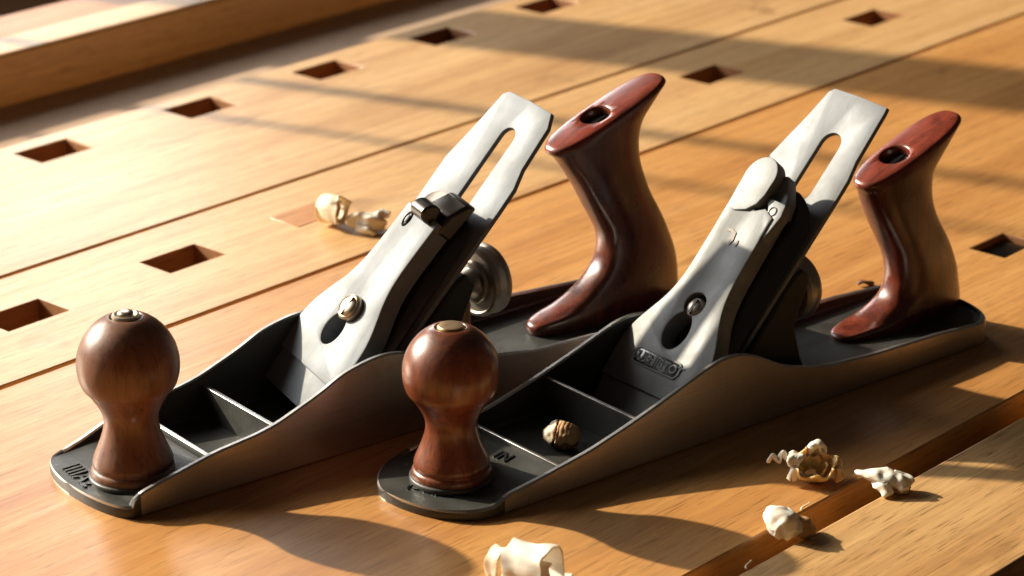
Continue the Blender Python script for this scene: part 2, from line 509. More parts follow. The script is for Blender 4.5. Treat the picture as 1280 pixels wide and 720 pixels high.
    # light smoothing of the profile
    for _ in range(2):
        pr2 = [pr2[0]] + [((pr2[i-1][0] + 2*pr2[i][0] + pr2[i+1][0]) / 4, (pr2[i-1][1] + 2*pr2[i][1] + pr2[i+1][1]) / 4) for i in range(1, len(pr2)-1)] + [pr2[-1]]
    kmat = Matrix.Translation(S(kx, ky, kz)) @ Matrix.Rotation(P['knob_tilt'], 4, 'Y') @ Matrix.Diagonal((ks, ks, P['knob_h'], 1))
    mb = MB(); mb.lathe(pr2, 64, kmat)
    knob = mb.build('front_knob', P['m_knob'], root, angle=60)
    mb = MB(); mb.lathe([(.0178,-.0016),(.0182,-.0006),(.0182,.0006),(.0176,.0012)], 48, kmat)
    mb.build('knob_collar', P['m_collar'], knob, angle=50)
    mb = MB()
    for k in (0, 1):
        pass
    nut = [(.0056,.0632),(.0058,.0652),(.0054,.0660),(.0046,.0662),(.0040,.0654),(.0030,.0652)]
    if P['nut_flat']: nut = [(.0058,.0636),(.0058,.0652),(.0052,.0659),(.0030,.0661),(.0010,.0660)]
    mb.lathe(nut, 32, kmat)
    knut = mb.build('knob_nut', P['m_nut'], knob, angle=40)
    if not P['nut_flat']:
        mb = MB(); mb.lathe([(.0034,.0645),(.0034,.0664),(.0028,.0671),(.0012,.0673)], 24, kmat)
        mb.build('screw_tip', M['nutw'], knob, angle=50)

    # --- rear handle (tote)
    tx, tz, zs = P['tote']
    pairs = P['profile']
    wid = [.0212,.0222,.0224,.0220,.0218,.0218,.0222,.0226,.0228,.0230,.0232,.0232,.0232,.0232,.0234,.0238,.0238]
    def csec(F, R, w, k=44, e=2.7):
        F = Vector((F[0] + tx, 0, tz + (F[1] - .0074) * zs)); R = Vector((R[0] + tx, 0, tz + (R[1] - .0074) * zs))
        c = (F + R) / 2; h = (R - F) / 2; out = []
        for i in range(k):
            a = 2*PI*i/k; ca_, sa_ = math.cos(a), math.sin(a)
            ex = math.copysign(abs(ca_) ** (2/e), ca_); ey = math.copysign(abs(sa_) ** (2/e), sa_)
            p = c + h * ex
            out.append(S(p.x, YC + w / 2 * ey, p.z))
        return out
    fine = []
    # Catmull-Rom through the section pairs
    def cr(a, b, c, d, t): return .5 * ((2*b) + (-a + c)*t + (2*a - 5*b + 4*c - d)*t*t + (-a + 3*b - 3*c + d)*t**3)
    m_ = len(pairs)
    for i in range(m_ - 1):
        for k in range(4):
            t = k / 4; g = lambda j: pairs[max(0, min(m_-1, j))]; gw = lambda j: wid[max(0, min(m_-1, j))]
            F = [cr(g(i-1)[0][q], g(i)[0][q], g(i+1)[0][q], g(i+2)[0][q], t) for q in (0, 1)]
            R = [cr(g(i-1)[1][q], g(i)[1][q], g(i+1)[1][q], g(i+2)[1][q], t) for q in (0, 1)]
            fine.append((F, R, cr(gw(i-1), gw(i), gw(i+1), gw(i+2), t)))
    fine.append((pairs[-1][0], pairs[-1][1], wid[-1]))
    rings = [csec(*q) for q in fine]
    # rounded edge on to the flat top
    F, R, w = fine[-1]
    up = Vector((-(R[1]-F[1]), R[0]-F[0])).normalized()
    def shrink(k, lift):
        f2 = (F[0] + (R[0]-F[0]) * k, F[1] + (R[1]-F[1]) * k); r2 = (R[0] - (R[0]-F[0]) * k, R[1] - (R[1]-F[1]) * k)
        f2 = (f2[0] + up.x * lift, f2[1] + up.y * lift); r2 = (r2[0] + up.x * lift, r2[1] + up.y * lift)
        return csec(f2, r2, w * (1 - 2.6 * k))
    top = [rings[-1], shrink(.006, .0011), shrink(.018, .0019), shrink(.04, .0023), shrink(.10, .0027), shrink(.2, .0030), shrink(.35, .0032)]
    mb = MB(); mb.loft(rings, 0, True, True, False); mb.loft(top, 1, True, False, True)
    tote = mb.build('rear_handle', [P['m_tote'], M['ttop']], root, angle=60)
    # bolt recess on the top face
    fx = P['bolt']; c0 = Vector((F[0] + (R[0]-F[0]) * fx, F[1] + (R[1]-F[1]) * fx)) + up * .0032
    ctr = S(c0.x + tx, YC, tz + (c0.y - .0074) * zs)
    ev = Vector((R[0]-F[0], 0, (R[1]-F[1]) * zs)).normalized(); nv = Vector((-ev.z, 0, ev.x))
    bmx = Matrix((( ev.x, 0, nv.x, ctr.x), (0, 1, 0, ctr.y), (ev.z, 0, nv.z, ctr.z), (0, 0, 0, 1)))
    mb = MB(); mb.lathe([(.0070, -.009), (.0070, -.0012), (.0076, -.0004), (.0086, .0006), (.0092, .002), (.0092, .006)], 40, bmx)
    cutter = mb.build('cutter', [P['m_tote'], M['black']], root)
    bo = tote.modifiers.new('bore', 'BOOLEAN'); bo.object = cutter; bo.operation = 'DIFFERENCE'; bo.solver = 'EXACT'
    bpy.context.view_layer.update()
    dg = bpy.context.evaluated_depsgraph_get()
    me2 = bpy.data.meshes.new_from_object(tote.evaluated_get(dg), depsgraph=dg)
    tote.modifiers.clear(); tote.data = me2
    bpy.data.objects.remove(cutter)
    me2.set_sharp_from_angle(angle=math.radians(60))
    mb = MB(); mb.lathe([(.0069,-.0085),(.0069,-.0052),(.0062,-.0044),(.0040,-.0040),(.0010,-.0038)], 36, bmx)
    bn = mb.build('bolt_nut', M['dark'], tote, angle=50)
    mb = MB(); mb.add([(-.0052,-.0008,-.0044),(.0052,-.0008,-.0044),(.0052,.0008,-.0044),(-.0052,.0008,-.0044),(-.0052,-.0008,-.0036),(.0052,-.0008,-.0036),(.0052,.0008,-.0036),(-.0052,.0008,-.0036)],
              [(0,3,2,1),(4,5,6,7),(0,1,5,4),(1,2,6,5),(2,3,7,6),(3,0,4,7)], 0, bmx)
    mb.build('nut_slot', M['black'], bn)

    # --- frog, blade assembly on an inclined plane
    A = math.radians(49); ev = Vector((math.cos(A), 0, math.sin(A))); nv = Vector((-math.sin(A), 0, math.cos(A)))
    def incl(x0, z0, off, yaw=0., piv=0., yc=YC):
        cy, sy = math.cos(yaw), math.sin(yaw)
        def f(u, y, w):
            u2 = piv + (u - piv) * cy - y * sy; y2 = (u - piv) * sy + y * cy
            p = Vector((x0, 0, z0)) + ev * u2 + nv * (off + w)
            return S(p.x, yc + y2, p.z)
        return f
    ix, iz = P['iron_at']
    yaw = P['iron_yaw']
    fi = incl(ix, iz, 0, yaw, .03, P['iron_yc'])
    # blade: s from -.075 to .061
    wt, wl, wr_ = P['iron_w']
    out = [(-.088, -wr_), (.012, -wr_), (.022, -wr_ + .0002), (.032, -(wr_*.3+wt*.35)), (P['chamf'][0], -wt/2), (.061, -wt/2 + P['chamf'][1]), (.0615, 0), (.061, wt/2 - P['chamf'][2]), (.0585, wt/2), (.045, (wl*.30+wt*.35)), (.020, wl), (-.088, wl)]
    sw, sb = P['slot_w'], P['slot_bottom']
    slot = [(sb + sw - sw * math.sin(PI * k / 12), -sw * math.cos(PI * k / 12)) for k in range(11, 0, -1)] + [(sb + sw, -sw), (P['slot_top'] - sw, -sw)] + [(P['slot_top'] - sw + sw * math.cos(a), sw * math.sin(a)) for a in [(-PI/2 + PI * k / 12) for k in range(1, 12)]] + [(P['slot_top'] - sw, sw), (sb + sw, sw)]
    blade = plate_mesh('blade', [out, slot], .0026, .0004, fi, P['m_iron'], root, M['edge'])
    # cap iron (chip breaker): convex plate in front of the blade
    fcap = incl(ix, iz, 0, yaw * .6, .0, P['cap_yc'] - .0008)
    rows = []
    s0, s1 = -.080, P['chip_top']
    for i in range(41):
        s = s0 + (s1 - s0) * i / 40
        e = max(0., (s - (s1 - .016)) / .016)
        hw = .0205 * math.sqrt(max(.0004, 1 - (e * .92) ** 2))
        rows.append([fcap(s, hw * k / 10, .0026 + .0085 * (1 - (hw / .0205 * k / 10) ** 2) ** .8 * (1 - .35 * e)) for k in range(-10, 11)])
    v, f = grid_shell(rows, .0024)
    mb = MB(); mb.add(v, f); mb.build('cap_iron', M['chip'], root, angle=50)
    # frog under the blade
    def under(s, w): return Vector((ix, 0, iz)) + ev * s + nv * w
    poly = [under(-.082, -.0030), under(-.0300, -.0030), under(-.0235, -.0055), under(-.024, -.014), under(-.046, -.020), Vector((.190, 0, .018)), Vector((.196, 0, P['bed'] - .002)), Vector((.146, 0, P['bed'] - .004))]
    r0 = [S(p.x, YC - .021, p.z) for p in poly]; r1 = [S(p.x, YC + .021, p.z) for p in poly]
    mb = MB(); mb.loft([r0, r1], 0, True, True, True); mb.build('frog', M['japan2'], root, bevel=.0014)
    mb = MB(); mb.box(.187 - OX, .1925 - OX, -.014, -.004, P['bed'] - .003, .046); mb.build('frog_post', M['bronze'], root, bevel=.002)
    # lever cap
    cx, cz = P['cap_at']
    cw = P['cap_w']
    tab = [(-.010, .0282), (.000, .0290), (.008, .0294), (.014, .0292), (.020, .0278), (.027, .0248), (.034, .0205), (.041, .0172), (.048, .0155), (.056, .0148), (.070, .0145), (.120, .0141)]
    wtop = P['cap_top']
    ss = [-.006 + (wtop + .006) * k / 40 for k in range(41)]
    fc = incl(cx, cz, 0, P['cap_yaw'], .03, P['cap_yc'])
    hw = lambda s: smooth_tab(tab, s, .006) * cw
    lefts = [(s, -hw(s)) for s in ss]; rights = [(s, hw(s)) for s in ss]
    if P['cam'] == 'tab':
        endc = [(wtop + .003, -hw(wtop) * .55), (wtop + .0005, -hw(wtop) * .2), (wtop + .004, .1 * hw(wtop)), (wtop + .010, hw(wtop) * .55), (wtop + .011, hw(wtop) * .9)]
    else:
        endc = [(wtop + .0008, -hw(wtop) * .6), (wtop + .001, 0), (wtop + .0008, hw(wtop) * .6)]
    outl = lefts + endc + rights[::-1]
    kh = P['keyhole']
    # key hole : big oval and small circle joined
    big = circle(kh[0], kh[1], .0082 * kh[6], .0060 * kh[6], 40, kh[4]); small = circle(kh[2], kh[3], .0050 * kh[6], .0050 * kh[6], 32)
    def inside(p, poly):
        c = False; j = len(poly) - 1
        for i in range(len(poly)):
            if (poly[i][1] > p[1]) != (poly[j][1] > p[1]) and p[0] < (poly[j][0]-poly[i][0]) * (p[1]-poly[i][1]) / (poly[j][1]-poly[i][1]) + poly[i][0]: c = not c
            j = i
        return c
    import cmath
    pts = [p for p in big if not inside(p, small)] + [p for p in small if not inside(p, big)]
    if any(inside(p, big) for p in small):
        # order by walking: angle about each centre, cut at the junction
        b_ = [p for p in big if not inside(p, small)]; s_ = [p for p in small if not inside(p, big)]
        def rot_order(L, inner):
            gaps = [(math.dist(L[i], L[(i+1) % len(L)]), i) for i in range(len(L))]
            k = max(gaps)[1] + 1
            return L[k:] + L[:k]
        holes = [rot_order(b_, 0) + rot_order(s_, 0)]
    else:
        holes = [big, small]
    cap = plate_mesh('lever_cap', [outl] + holes, .0105, .0008, fc, P['m_cap'], root, M['edge'])
    # thinner lip along the lower edge
    fl = incl(cx, cz, -.0016, P['cap_yaw'], .03, P['cap_yc'])
    lip = [(-.022, -.0268 * cw), (-.004, -.0282 * cw), (-.004, .0282 * cw), (-.022, .0268 * cw)]
    plate_mesh('lower_lip', [lip], .003, .0004, fl, P['m_cap'], root, M['edge'])
    # screw seen in the key hole
    scw = MB()
    sp = kh[5]
    o_ = fc(sp[0], sp[1], sp[2]); ex_ = (fc(sp[0] + .01, sp[1], sp[2]) - o_).normalized(); ey_ = (fc(sp[0], sp[1] + .01, sp[2]) - o_).normalized(); ez_ = ex_.cross(ey_)
    if ez_.z < 0: ez_ = -ez_
    smx = Matrix(((ex_.x, ey_.x, ez_.x, o_.x), (ex_.y, ey_.y, ez_.y, o_.y), (ex_.z, ey_.z, ez_.z, o_.z), (0, 0, 0, 1)))
    r = sp[3]
    scw.lathe([(r*.7, -.010), (r*.7, -.002), (r, -.002), (r, .0008), (r*.86, .0016), (r*.80, .0012), (r*.74, .0018), (r*.5, .0027), (r*.1, .0030)], 32, smx)
    so = scw.build('cap_screw', P['m_screw'], root, angle=40)
    sl = MB(); sl.add([(-r*.75, -r*.13, .0012), (r*.75, -r*.13, .0012), (r*.75, r*.13, .0012), (-r*.75, r*.13, .0012), (-r*.75, -r*.13, .0031), (r*.75, -r*.13, .0031), (r*.75, r*.13, .0031), (-r*.75, r*.13, .0031)],
              [(0,3,2,1),(4,5,6,7),(0,1,5,4),(1,2,6,5),(2,3,7,6),(3,0,4,7)], 0, smx)
    sl.build('screw_slot', M['dark'], so)
    # cam lever at the top of the cap
    if P['cam'] == 'tab':
        # broad rounded thumb tab, lifted a little at its tip
        R_ = .0101; cs = wtop + .0160; yt = .0042
        ol = [(cs + R_ * math.sin(a), yt - R_ * math.cos(a)) for a in [PI * k / 24 for k in range(25)]]
        ol += [(cs - .008, yt + R_ * .99), (wtop - .002, yt + R_ * .96), (wtop - .003, yt + .004), (wtop - .001, yt - .003), (wtop + .003, yt - .0075), (cs - .008, yt - R_ * .93)]
        ft = lambda a, b, c: fc(a, b, c + .0002 + .01 * (a - wtop) + .10 * (yt + R_ - b))
        plate_mesh('cam_lever', [ol], .0075, .0007, ft, P['m_cap'], root, M['edge'])
        # lug with its pivot pin
        fl = incl(cx, cz, -.0010, P['cap_yaw'], .03, P['cap_yc'])
        lug = [(wtop - .012, -.0150), (wtop - .003, -.0125), (wtop + .004, -.0080), (wtop + .009, -.0030), (wtop + .0085, -.0100), (wtop + .008, -.0165), (wtop + .002, -.0178)]
        lg = plate_mesh('pivot_lug', [lug[::-1]], .006, .0006, fl, P['m_cap'], root, M['edge'])
        o_ = fl(wtop + .0030, -.0118, .0)
        mb = MB(); pm = Matrix(((ex_.x, ey_.x, ez_.x, o_.x), (ex_.y, ey_.y, ez_.y, o_.y), (ex_.z, ey_.z, ez_.z, o_.z), (0, 0, 0, 1)))
        mb.lathe([(.0024,-.001),(.0024,.0003),(.0020,.0004),(.0019,-.0001),(.0006,-.0001)], 24, pm); mb.build('pivot_pin', M['edge'], lg, angle=40)
        # clear slip behind the tab
        fl2 = incl(cx, cz, -.004, P['cap_yaw'], .03, P['cap_yc'])
        blk = [(wtop + .004, -.0150), (wtop + .012, -.0130), (wtop + .022, -.0060), (wtop + .020, .004), (wtop + .004, .008)]
        plate_mesh('cam_block', [blk[::-1]], .008, .001, fl2, P['m_cap'], root, M['edge'])
        # stamped hook-shaped mark
        mk = MB()
        def stroke(pts, wdt):
            rows = []
            for i, p in enumerate(pts):
                a = pts[max(0, i-1)]; b = pts[min(len(pts)-1, i+1)]; dx, dy = b[0]-a[0], b[1]-a[1]; l = math.hypot(dx, dy)
                ww = wdt * (1 if 0 < i < len(pts)-1 else .6)
                rows.append([fc(p[0] - dy/l*ww, p[1] + dx/l*ww, .0002), fc(p[0] + dy/l*ww, p[1] - dx/l*ww, .0002)])
            v, f = grid_shell(rows, .0003); mk.add(v, f)
        m0 = wtop - .0165
        stroke([(m0 + .004, .0055), (m0 + .0045, .003), (m0 + .0035, .0005), (m0 + .000, -.0002), (m0 - .0025, .0004)], .0009)
        stroke([(m0 + .001, -.0035), (m0 - .0005, -.0038), (m0 - .0022, -.0036)], .0006)
        mk.build('stamped_mark', M['dark'], cap)
    else:
        # upright block lever, and its side fork
        def blockpt(s, y, w): return fc(s, y, w)
        mb = MB()
        rr = []
        for y in (-.0088, .0016):
            rr.append([fc(wtop + .0005 + .0056 * math.cos(a) * (1 if math.cos(a) > 0 else .7), y, .0018 + .0058 * math.sin(a)) for a in [2*PI*k/20 for k in range(20)]])
        mb.loft(rr, 0, True, True, True); mb.build('cam_lever', P['m_lever'], root, bevel=.0009)
        mb = MB(); rr = []
        for y in (-.0135, .0040):
            rr.append([fc(wtop + .002 + dx, y, w) for dx, w in ((-.006, -.003), (.004, -.0025), (.013, -.008), (.014, -.013), (-.006, -.012))])
        mb.loft(rr, 0, True, True, True); mb.build('cam_fork', M['chip'], root, bevel=.0015)
        rv = MB(); o_ = fc(wtop - .0065, .0062, .0)
        pm = Matrix(((ex_.x*.0+ex_.x, ey_.x, ez_.x, o_.x), (ex_.y, ey_.y, ez_.y, o_.y), (ex_.z, ey_.z, ez_.z, o_.z), (0, 0, 0, 1))) @ Matrix.Diagonal((1.35, .72, 1, 1))
        rv.lathe([(.0031,-.001),(.0031,.0002),(.0026,.0005),(.0019,.0001)], 24, pm); ro = rv.build('rivet', M['dark'], cap, angle=40)
        rv = MB(); rv.lathe([(.0014,-.0005),(.0014,.0004),(.0008,.0007)], 20, pm); rv.build('rivet_head', P['m_cap'], ro, angle=40)

    # --- depth adjusting wheel on a stud behind the frog
    wx, wz, wr = P['wheel']
    o_ = S(wx, YC + .0005, wz)
    tl = .10
    wmx = Matrix.Translation(o_) @ Matrix.Rotation(tl, 4, 'Z') @ Matrix.Rotation(PI/2, 4, 'Y')
    mb = MB()
    mb.lathe([(.0055,-.026),(.0055,-.012),(.0062,-.0085),(.0074,-.0068),(wr*.56,-.0062),(wr*.60,-.0046),(wr*.84,-.0044),(wr*.88,-.0056),(wr*.95,-.0054),(wr*.985,-.0040),(wr,-.0030),(wr*.985,-.0021),(wr*.95,-.0014),(wr*.95,.0014),(wr*.985,.0022),(wr,.0030),(wr*.98,.0044),(wr*.9,.0052),(wr*.7,.0050),(.005,.0046)], 56, wmx)
    mb.build('depth_wheel', P['m_wheel'], root, angle=28)
    # raised letters cast or stamped in the metal
    for body, size, u, y, kind in P['texts']:
        if kind == 'cap':
            tf = lambda a, b, c: fc(u + b, y - a, c + .0001)
            text_mesh(body, size, .0008, tf, 'raised_lettering', M['iron1'], cap, .00008)
            # frame round the lettering
            hl, hh, rr_ = .0150, .0043, .0022
            ol = []
            for cxx, cyy, a0 in ((hl-rr_, hh-rr_, 0), (-hl+rr_, hh-rr_, PI/2), (-hl+rr_, -hh+rr_, PI), (hl-rr_, -hh+rr_, 1.5*PI)):
                ol += [(cxx + rr_*math.cos(a0 + k*PI/10), cyy + rr_*math.sin(a0 + k*PI/10)) for k in range(6)]
            il = [(a*(1 - .0008/hl), b*(1 - .0009/hh)) for a, b in ol]
            fr = lambda a, b, c: fc(u + b, y - a, c + .0005)
            plate_mesh('lettering_border', [ol, il], .0008, .00015, fr, M['cap2'], cap)
            back = [(a*.985, b*.96) for a, b in ol]
            fr2 = lambda a, b, c: fc(u + b, y - a, c + .00015)
            plate_mesh('lettering_ground', [back], .0006, .0001, fr2, M['black'], cap)
        else:
            an = kind
            c_, s_ = math.cos(an), math.sin(an)
            def tf(a, b, c):
                xx, yy = u + a*c_ - b*s_, y + a*s_ + b*c_
                return S(xx, yy, smooth_tab(floort, xx, .003) + c)
            text_mesh(body, size, .0012, tf, 'cast_lettering', P['m_letter'], root, .0001)
    return root

rim2 = [(-.001,.0050),(.0012,.0066),(.004,.0084),(.011,.0092),(.020,.0104),(.033,.0126),(.051,.0157),(.0714,.0210),(.0797,.0234),(.0969,.0286),(.1111,.0334),(.1200,.0362),(.1275,.0378),(.1352,.0378),(.1430,.0362),(.1510,.0328),(.1578,.0290),(.1640,.0256),(.1708,.0230),(.184,.0190),(.198,.0168),(.2257,.0147),(.2674,.0136),(.2988,.0114),(.33,.0105)]
rim1 = [(-.003,.0060),(.0000,.0092),(.003,.0106),(.006,.0113),(.0203,.0146),(.0403,.0190),(.0626,.0216),(.073,.0240),(.094,.0318),(.1069,.0380),(.1197,.0408),(.1284,.0416),(.137,.0406),(.147,.0378),(.157,.0340),(.170,.0295),(.1939,.0250),(.2154,.0221),(.2475,.0212),(.2988,.0180),(.33,.015)]
floor2 = [(-.04,.0044),(0,.0052),(.0330,.0108),(.0360,.0108),(.0375,.0045),(.100,.0050),(.150,.0065),(.20,.0085),(.33,.0088)]
floor1 = [(-.04,.0050),(0,.0056),(.0380,.0124),(.0420,.0124),(.0435,.0050),(.100,.0050),(.150,.0070),(.20,.0125),(.33,.0140)]

PROFILE_RIGHT = [((.2345,.0074),(.3185,.0074)), ((.2340,.0095),(.3185,.0110)), ((.2370,.0110),(.3180,.0150)), ((.2500,.0130),(.3168,.0190)),
    ((.2600,.0165),(.3155,.0235)), ((.2675,.0210),(.3140,.0285)), ((.2708,.0270),(.3115,.0340)), ((.2714,.0330),(.3080,.0410)),
    ((.2690,.0420),(.3038,.0480)), ((.2640,.0510),(.2985,.0555)), ((.2590,.0595),(.2945,.0625)), ((.2550,.0665),(.2920,.0695)),
    ((.2522,.0720),(.2912,.0770)), ((.2503,.0762),(.2925,.0845)), ((.2488,.0790),(.2970,.0905)), ((.2472,.0808),(.3040,.0985)), ((.2462,.0822),(.3105,.1060))]
PROFILE_LEFT = [((.2338,.0074),(.3245,.0074)), ((.2332,.0100),(.3245,.0112)), ((.2360,.0125),(.3242,.0160)), ((.2480,.0150),(.3236,.0215)),
    ((.2600,.0195),(.3222,.0275)), ((.2690,.0250),(.3198,.0335)), ((.2745,.0300),(.3165,.0395)), ((.2774,.0370),(.3130,.0455)),
    ((.2765,.0440),(.3085,.0525)), ((.2725,.0507),(.3040,.0590)), ((.2670,.0590),(.3000,.0670)), ((.2615,.0675),(.2970,.0745)),
    ((.2562,.0742),(.2960,.0815)), ((.2517,.0797),(.2965,.0880)), ((.2487,.0826),(.2995,.0945)), ((.2460,.0842),(.3060,.1010)), ((.2445,.0852),(.3130,.1075))]
common = dict(m_collar=M['japan'])
make_plane(dict(common, loc=(-.15743, 1.03815, 0), ang=math.radians(38.06),
    label='left hand plane, bright pale blade and walnut brown front knob, nearer the square dog holes',
    toe=-.0105, toe_skew=.004, heel=.330, heel_start=.312, rim=rim1, floor=floor1, cheek0=.0015, m_letter=M['japan'], profile=PROFILE_LEFT,
    ribs=[(.0405, .0432, .004, .0142), (.0735, .0762, .004, .0196)],
    knob=(.0150, .0262, .0066, 1.06), knob_h=1.115, knob_tilt=.0, nut_flat=False, m_knob=M['knob1'], m_nut=M['nutw'],
    tote=(.0040, .0135, 1.13), bolt=.42, m_tote=M['tote1'],
    iron_at=(.195, .084), iron_yaw=math.radians(-5), iron_yc=.0335, iron_w=(.0405, .0285, .0250), chamf=(.054, .004, .003), slot_top=.0465, slot_w=.0050, slot_bottom=-.030,
    m_iron=M['iron1'], chip_top=.004, bed=.0125,
    cap_at=(.118, .030), cap_w=.90, cap_top=.0815, cap_yaw=math.radians(-9), cap_yc=.0360, m_cap=M['cap1'], cam='block', m_lever=M['chip'],
    keyhole=(.0155, .0010, .0285, -.0012, .0, (.0275, -.0012, .0012, .0064), 1.0), m_screw=M['nutw'],
    wheel=(.2085, .0480, .0170), m_wheel=M['wheel'],
    texts=[('IIIIA2', .0112, -.0030, .0405, math.radians(-95))]))
make_plane(dict(common, loc=(-.00503, 1.04047, 0), ang=math.radians(39.39),
    label='right hand plane, grey worn blade with raised lettering on its cap, shiny red brown knob',
    toe=-.0285, toe_skew=.008, heel=.3180, heel_start=.2985, rim=rim2, floor=floor2, cheek0=.0015, m_letter=M['black'], profile=PROFILE_RIGHT,
    ribs=[(.0335, .0358, .004, .0122), (.0790, .0815, .004, .0208)],
    knob=(.0010, .0338, .0064, 1.01), knob_h=1.05, knob_tilt=.0, nut_flat=True, m_knob=M['knob2'], m_nut=M['brass'],
    tote=(.0000, .0084, 1.0), bolt=.37, m_tote=M['tote2'],
    iron_at=(.2, .0834), iron_yaw=math.radians(-2.5), iron_yc=.0325, iron_w=(.0370, .0290, .0215), chamf=(.058, .0005, .0025), slot_top=.0410, slot_w=.0060, slot_bottom=.0045,
    m_iron=M['iron2'], chip_top=.006, bed=.0085,
    cap_at=(.115, .020), cap_w=1.0, cap_top=.0905, cap_yaw=math.radians(-.5), cap_yc=.0345, m_cap=M['cap2'], cam='tab', m_lever=M['chip'],
    keyhole=(.0258, .0010, .0402, -.0005, .0, (.0390, -.0003, -.0026, .0050), 1.17), m_screw=M['wheel'],
    wheel=(.2020, .0442, .0165), m_wheel=M['wheel'],
    texts=[('CUEHIBTOT', .0062, .0085, .0012, 'cap'), ('(S AI', .0085, -.0147, .0320, math.radians(-75)), ('IN', .0085, .0254, .0290, math.radians(-86))]))

# ----------------------------------------------------------------- shavings
def ribbon(name, spine, widths, wdirs, th, mat, loc, rz, label, cat='wood shaving', group='wood shavings on the bench', jitter=.0006, m=9, seed=0, extra=None):
    """closed thin curl swept along a spine with a width direction at each point"""
    def rows_of(spine, widths, wdirs, seed):
        rows = []
        for i, (p, w, d) in enumerate(zip(spine, widths, wdirs)):
            row = []
            for k in range(m):
                t = k / (m - 1) - .5
                q = Vector(p) + Vector(d) * (w * t)
                nz = mnoise.noise_vector(q * 160 + Vector((seed * 3.1, 0, 0)))
                edge = 1 + 2.2 * abs(t) * 2
                row.append(q + nz * jitter * edge)
            rows.append(row)
        return rows
    mb = MB()
    v, f = grid_shell(rows_of(spine, widths, wdirs, seed), th); mb.add(v, f)
    for (s2, w2, d2, sd, mi) in (extra or []):
        v, f = grid_shell(rows_of(s2, w2, d2, sd), th); mb.add(v, f, mi)
    zmin = min(p.z for p in mb.v)
    for p in mb.v: p.z -= zmin - .0002
    o = mb.build(name, mat, None, angle=60)
    o.location = loc; o.rotation_euler = (0, 0, rz)
    return tag(o, label, cat, group)

def spiral(r0, r1, turns, ax=(0, 1, 0), start=0., n=60, drift=0., lift=0.):
    """spiral in the plane across ax; returns points"""
    ax = Vector(ax).normalized()
    u = ax.orthogonal().normalized() if abs(ax.z) > .9 else Vector((0, 0, 1)).cross(ax).normalized()
    w = ax.cross(u)
    pts = []
    for i in range(n + 1):
        t = i / n; a = start + turns * 2*PI * t; r = r0 + (r1 - r0) * t
        pts.append(u * (r * math.cos(a)) + w * (r * math.sin(a)) + ax * (drift * t) + Vector((0, 0, lift * t)))
    return pts

def D(v, n): return [Vector(v).normalized()] * n

# rolled barrel curl behind the left plane
s = spiral(.0040, .0086, 1.9, (.75, -.6, .12), 1.0)
ribbon('wood_shaving', s, [.0125 + .002 * math.sin(i * .2) for i in range(61)], D((.75, -.6, .12), 61), .0009, M['shav'], (-.0970, 1.4030, 0), 0, 'cream barrel curl lying by the filled dog hole behind the left plane', seed=1, jitter=.0010)
def flake(name, parts, mats, loc, rz, label, seed=0, shells=()):
    """crumpled flake: a body and fingers, each a tapered creased loft along a path, in one mesh"""
    mb = MB()
    for path, radii, flat, mi, tw in parts:
        path = [Vector(p) for p in path]
        # resample the path smoothly
        P_, R_ = [], []
        n = len(path)
        for i in range(n - 1):
            for k in range(8):
                t = k / 8; g = lambda j: path[max(0, min(n-1, j))]
                a, b, c, d = g(i-1), g(i), g(i+1), g(i+2)
                P_.append(.5 * (2*b + (c-a)*t + (2*a-5*b+4*c-d)*t*t + (3*b-a-3*c+d)*t**3)); R_.append(radii[i] + (radii[i+1]-radii[i])*t)
        P_.append(path[-1]); R_.append(radii[-1])
        rings = []; m = 28
        for i, (p, q) in enumerate(zip(P_, R_)):
            tg = (P_[min(i+1, len(P_)-1)] - P_[max(i-1, 0)]).normalized()
            u = tg.cross(Vector((0, 0, 1))).normalized(); w_ = u.cross(tg)
            ring = []
            for k in range(m):
                a = 2*PI*k/m + tw * i / len(P_)
                rr = q * (1 + .10 * math.cos(3*a + seed) + .05 * math.cos(6*a + i * .06) + .035 * math.cos(13*a + seed))
                v = p + u * rr * math.cos(a) + w_ * rr * flat * math.sin(a)
                nz = mnoise.noise_vector(v * 260 + Vector((seed * 4.1, 0, 0)))
                ring.append(v + nz * .0010)
            rings.append(ring)
        mb.loft(rings, mi, True, True, True)
    for rows, th, mi in shells:
        v, f = grid_shell(rows, th); mb.add(v, f, mi)
    zmin = min(p.z for p in mb.v)
    for p in mb.v: p.z -= zmin
    o = mb.build(name, mats, None, angle=55)
    o.location = loc; o.rotation_euler = (0, 0, rz)
    return tag(o, label, 'wood shaving', 'wood shavings on the bench')

flake('wood_shaving', [
    ([(-.0085, .001, .0050), (-.003, .0015, .0062), (.003, .000, .0056), (.0075, .001, .0040)], [.0018, .0046, .0050, .0026], .85, 0, .6),
    ([(.001, .002, .0066), (.0060, .003, .0088), (.0098, .0020, .0092)], [.0036, .0036, .0024], .6, 0, .6),
    ([(-.003, -.001, .0040), (.001, -.004, .0030), (.0045, -.0060, .0018)], [.0030, .0026, .0012], .8, 0, .5)],
    [M['shavw']], (-.0785, 1.3930, 0), 0, 'small crumpled white shaving beside the left blade', 3).scale = (1.25, 1.2, 1.15)
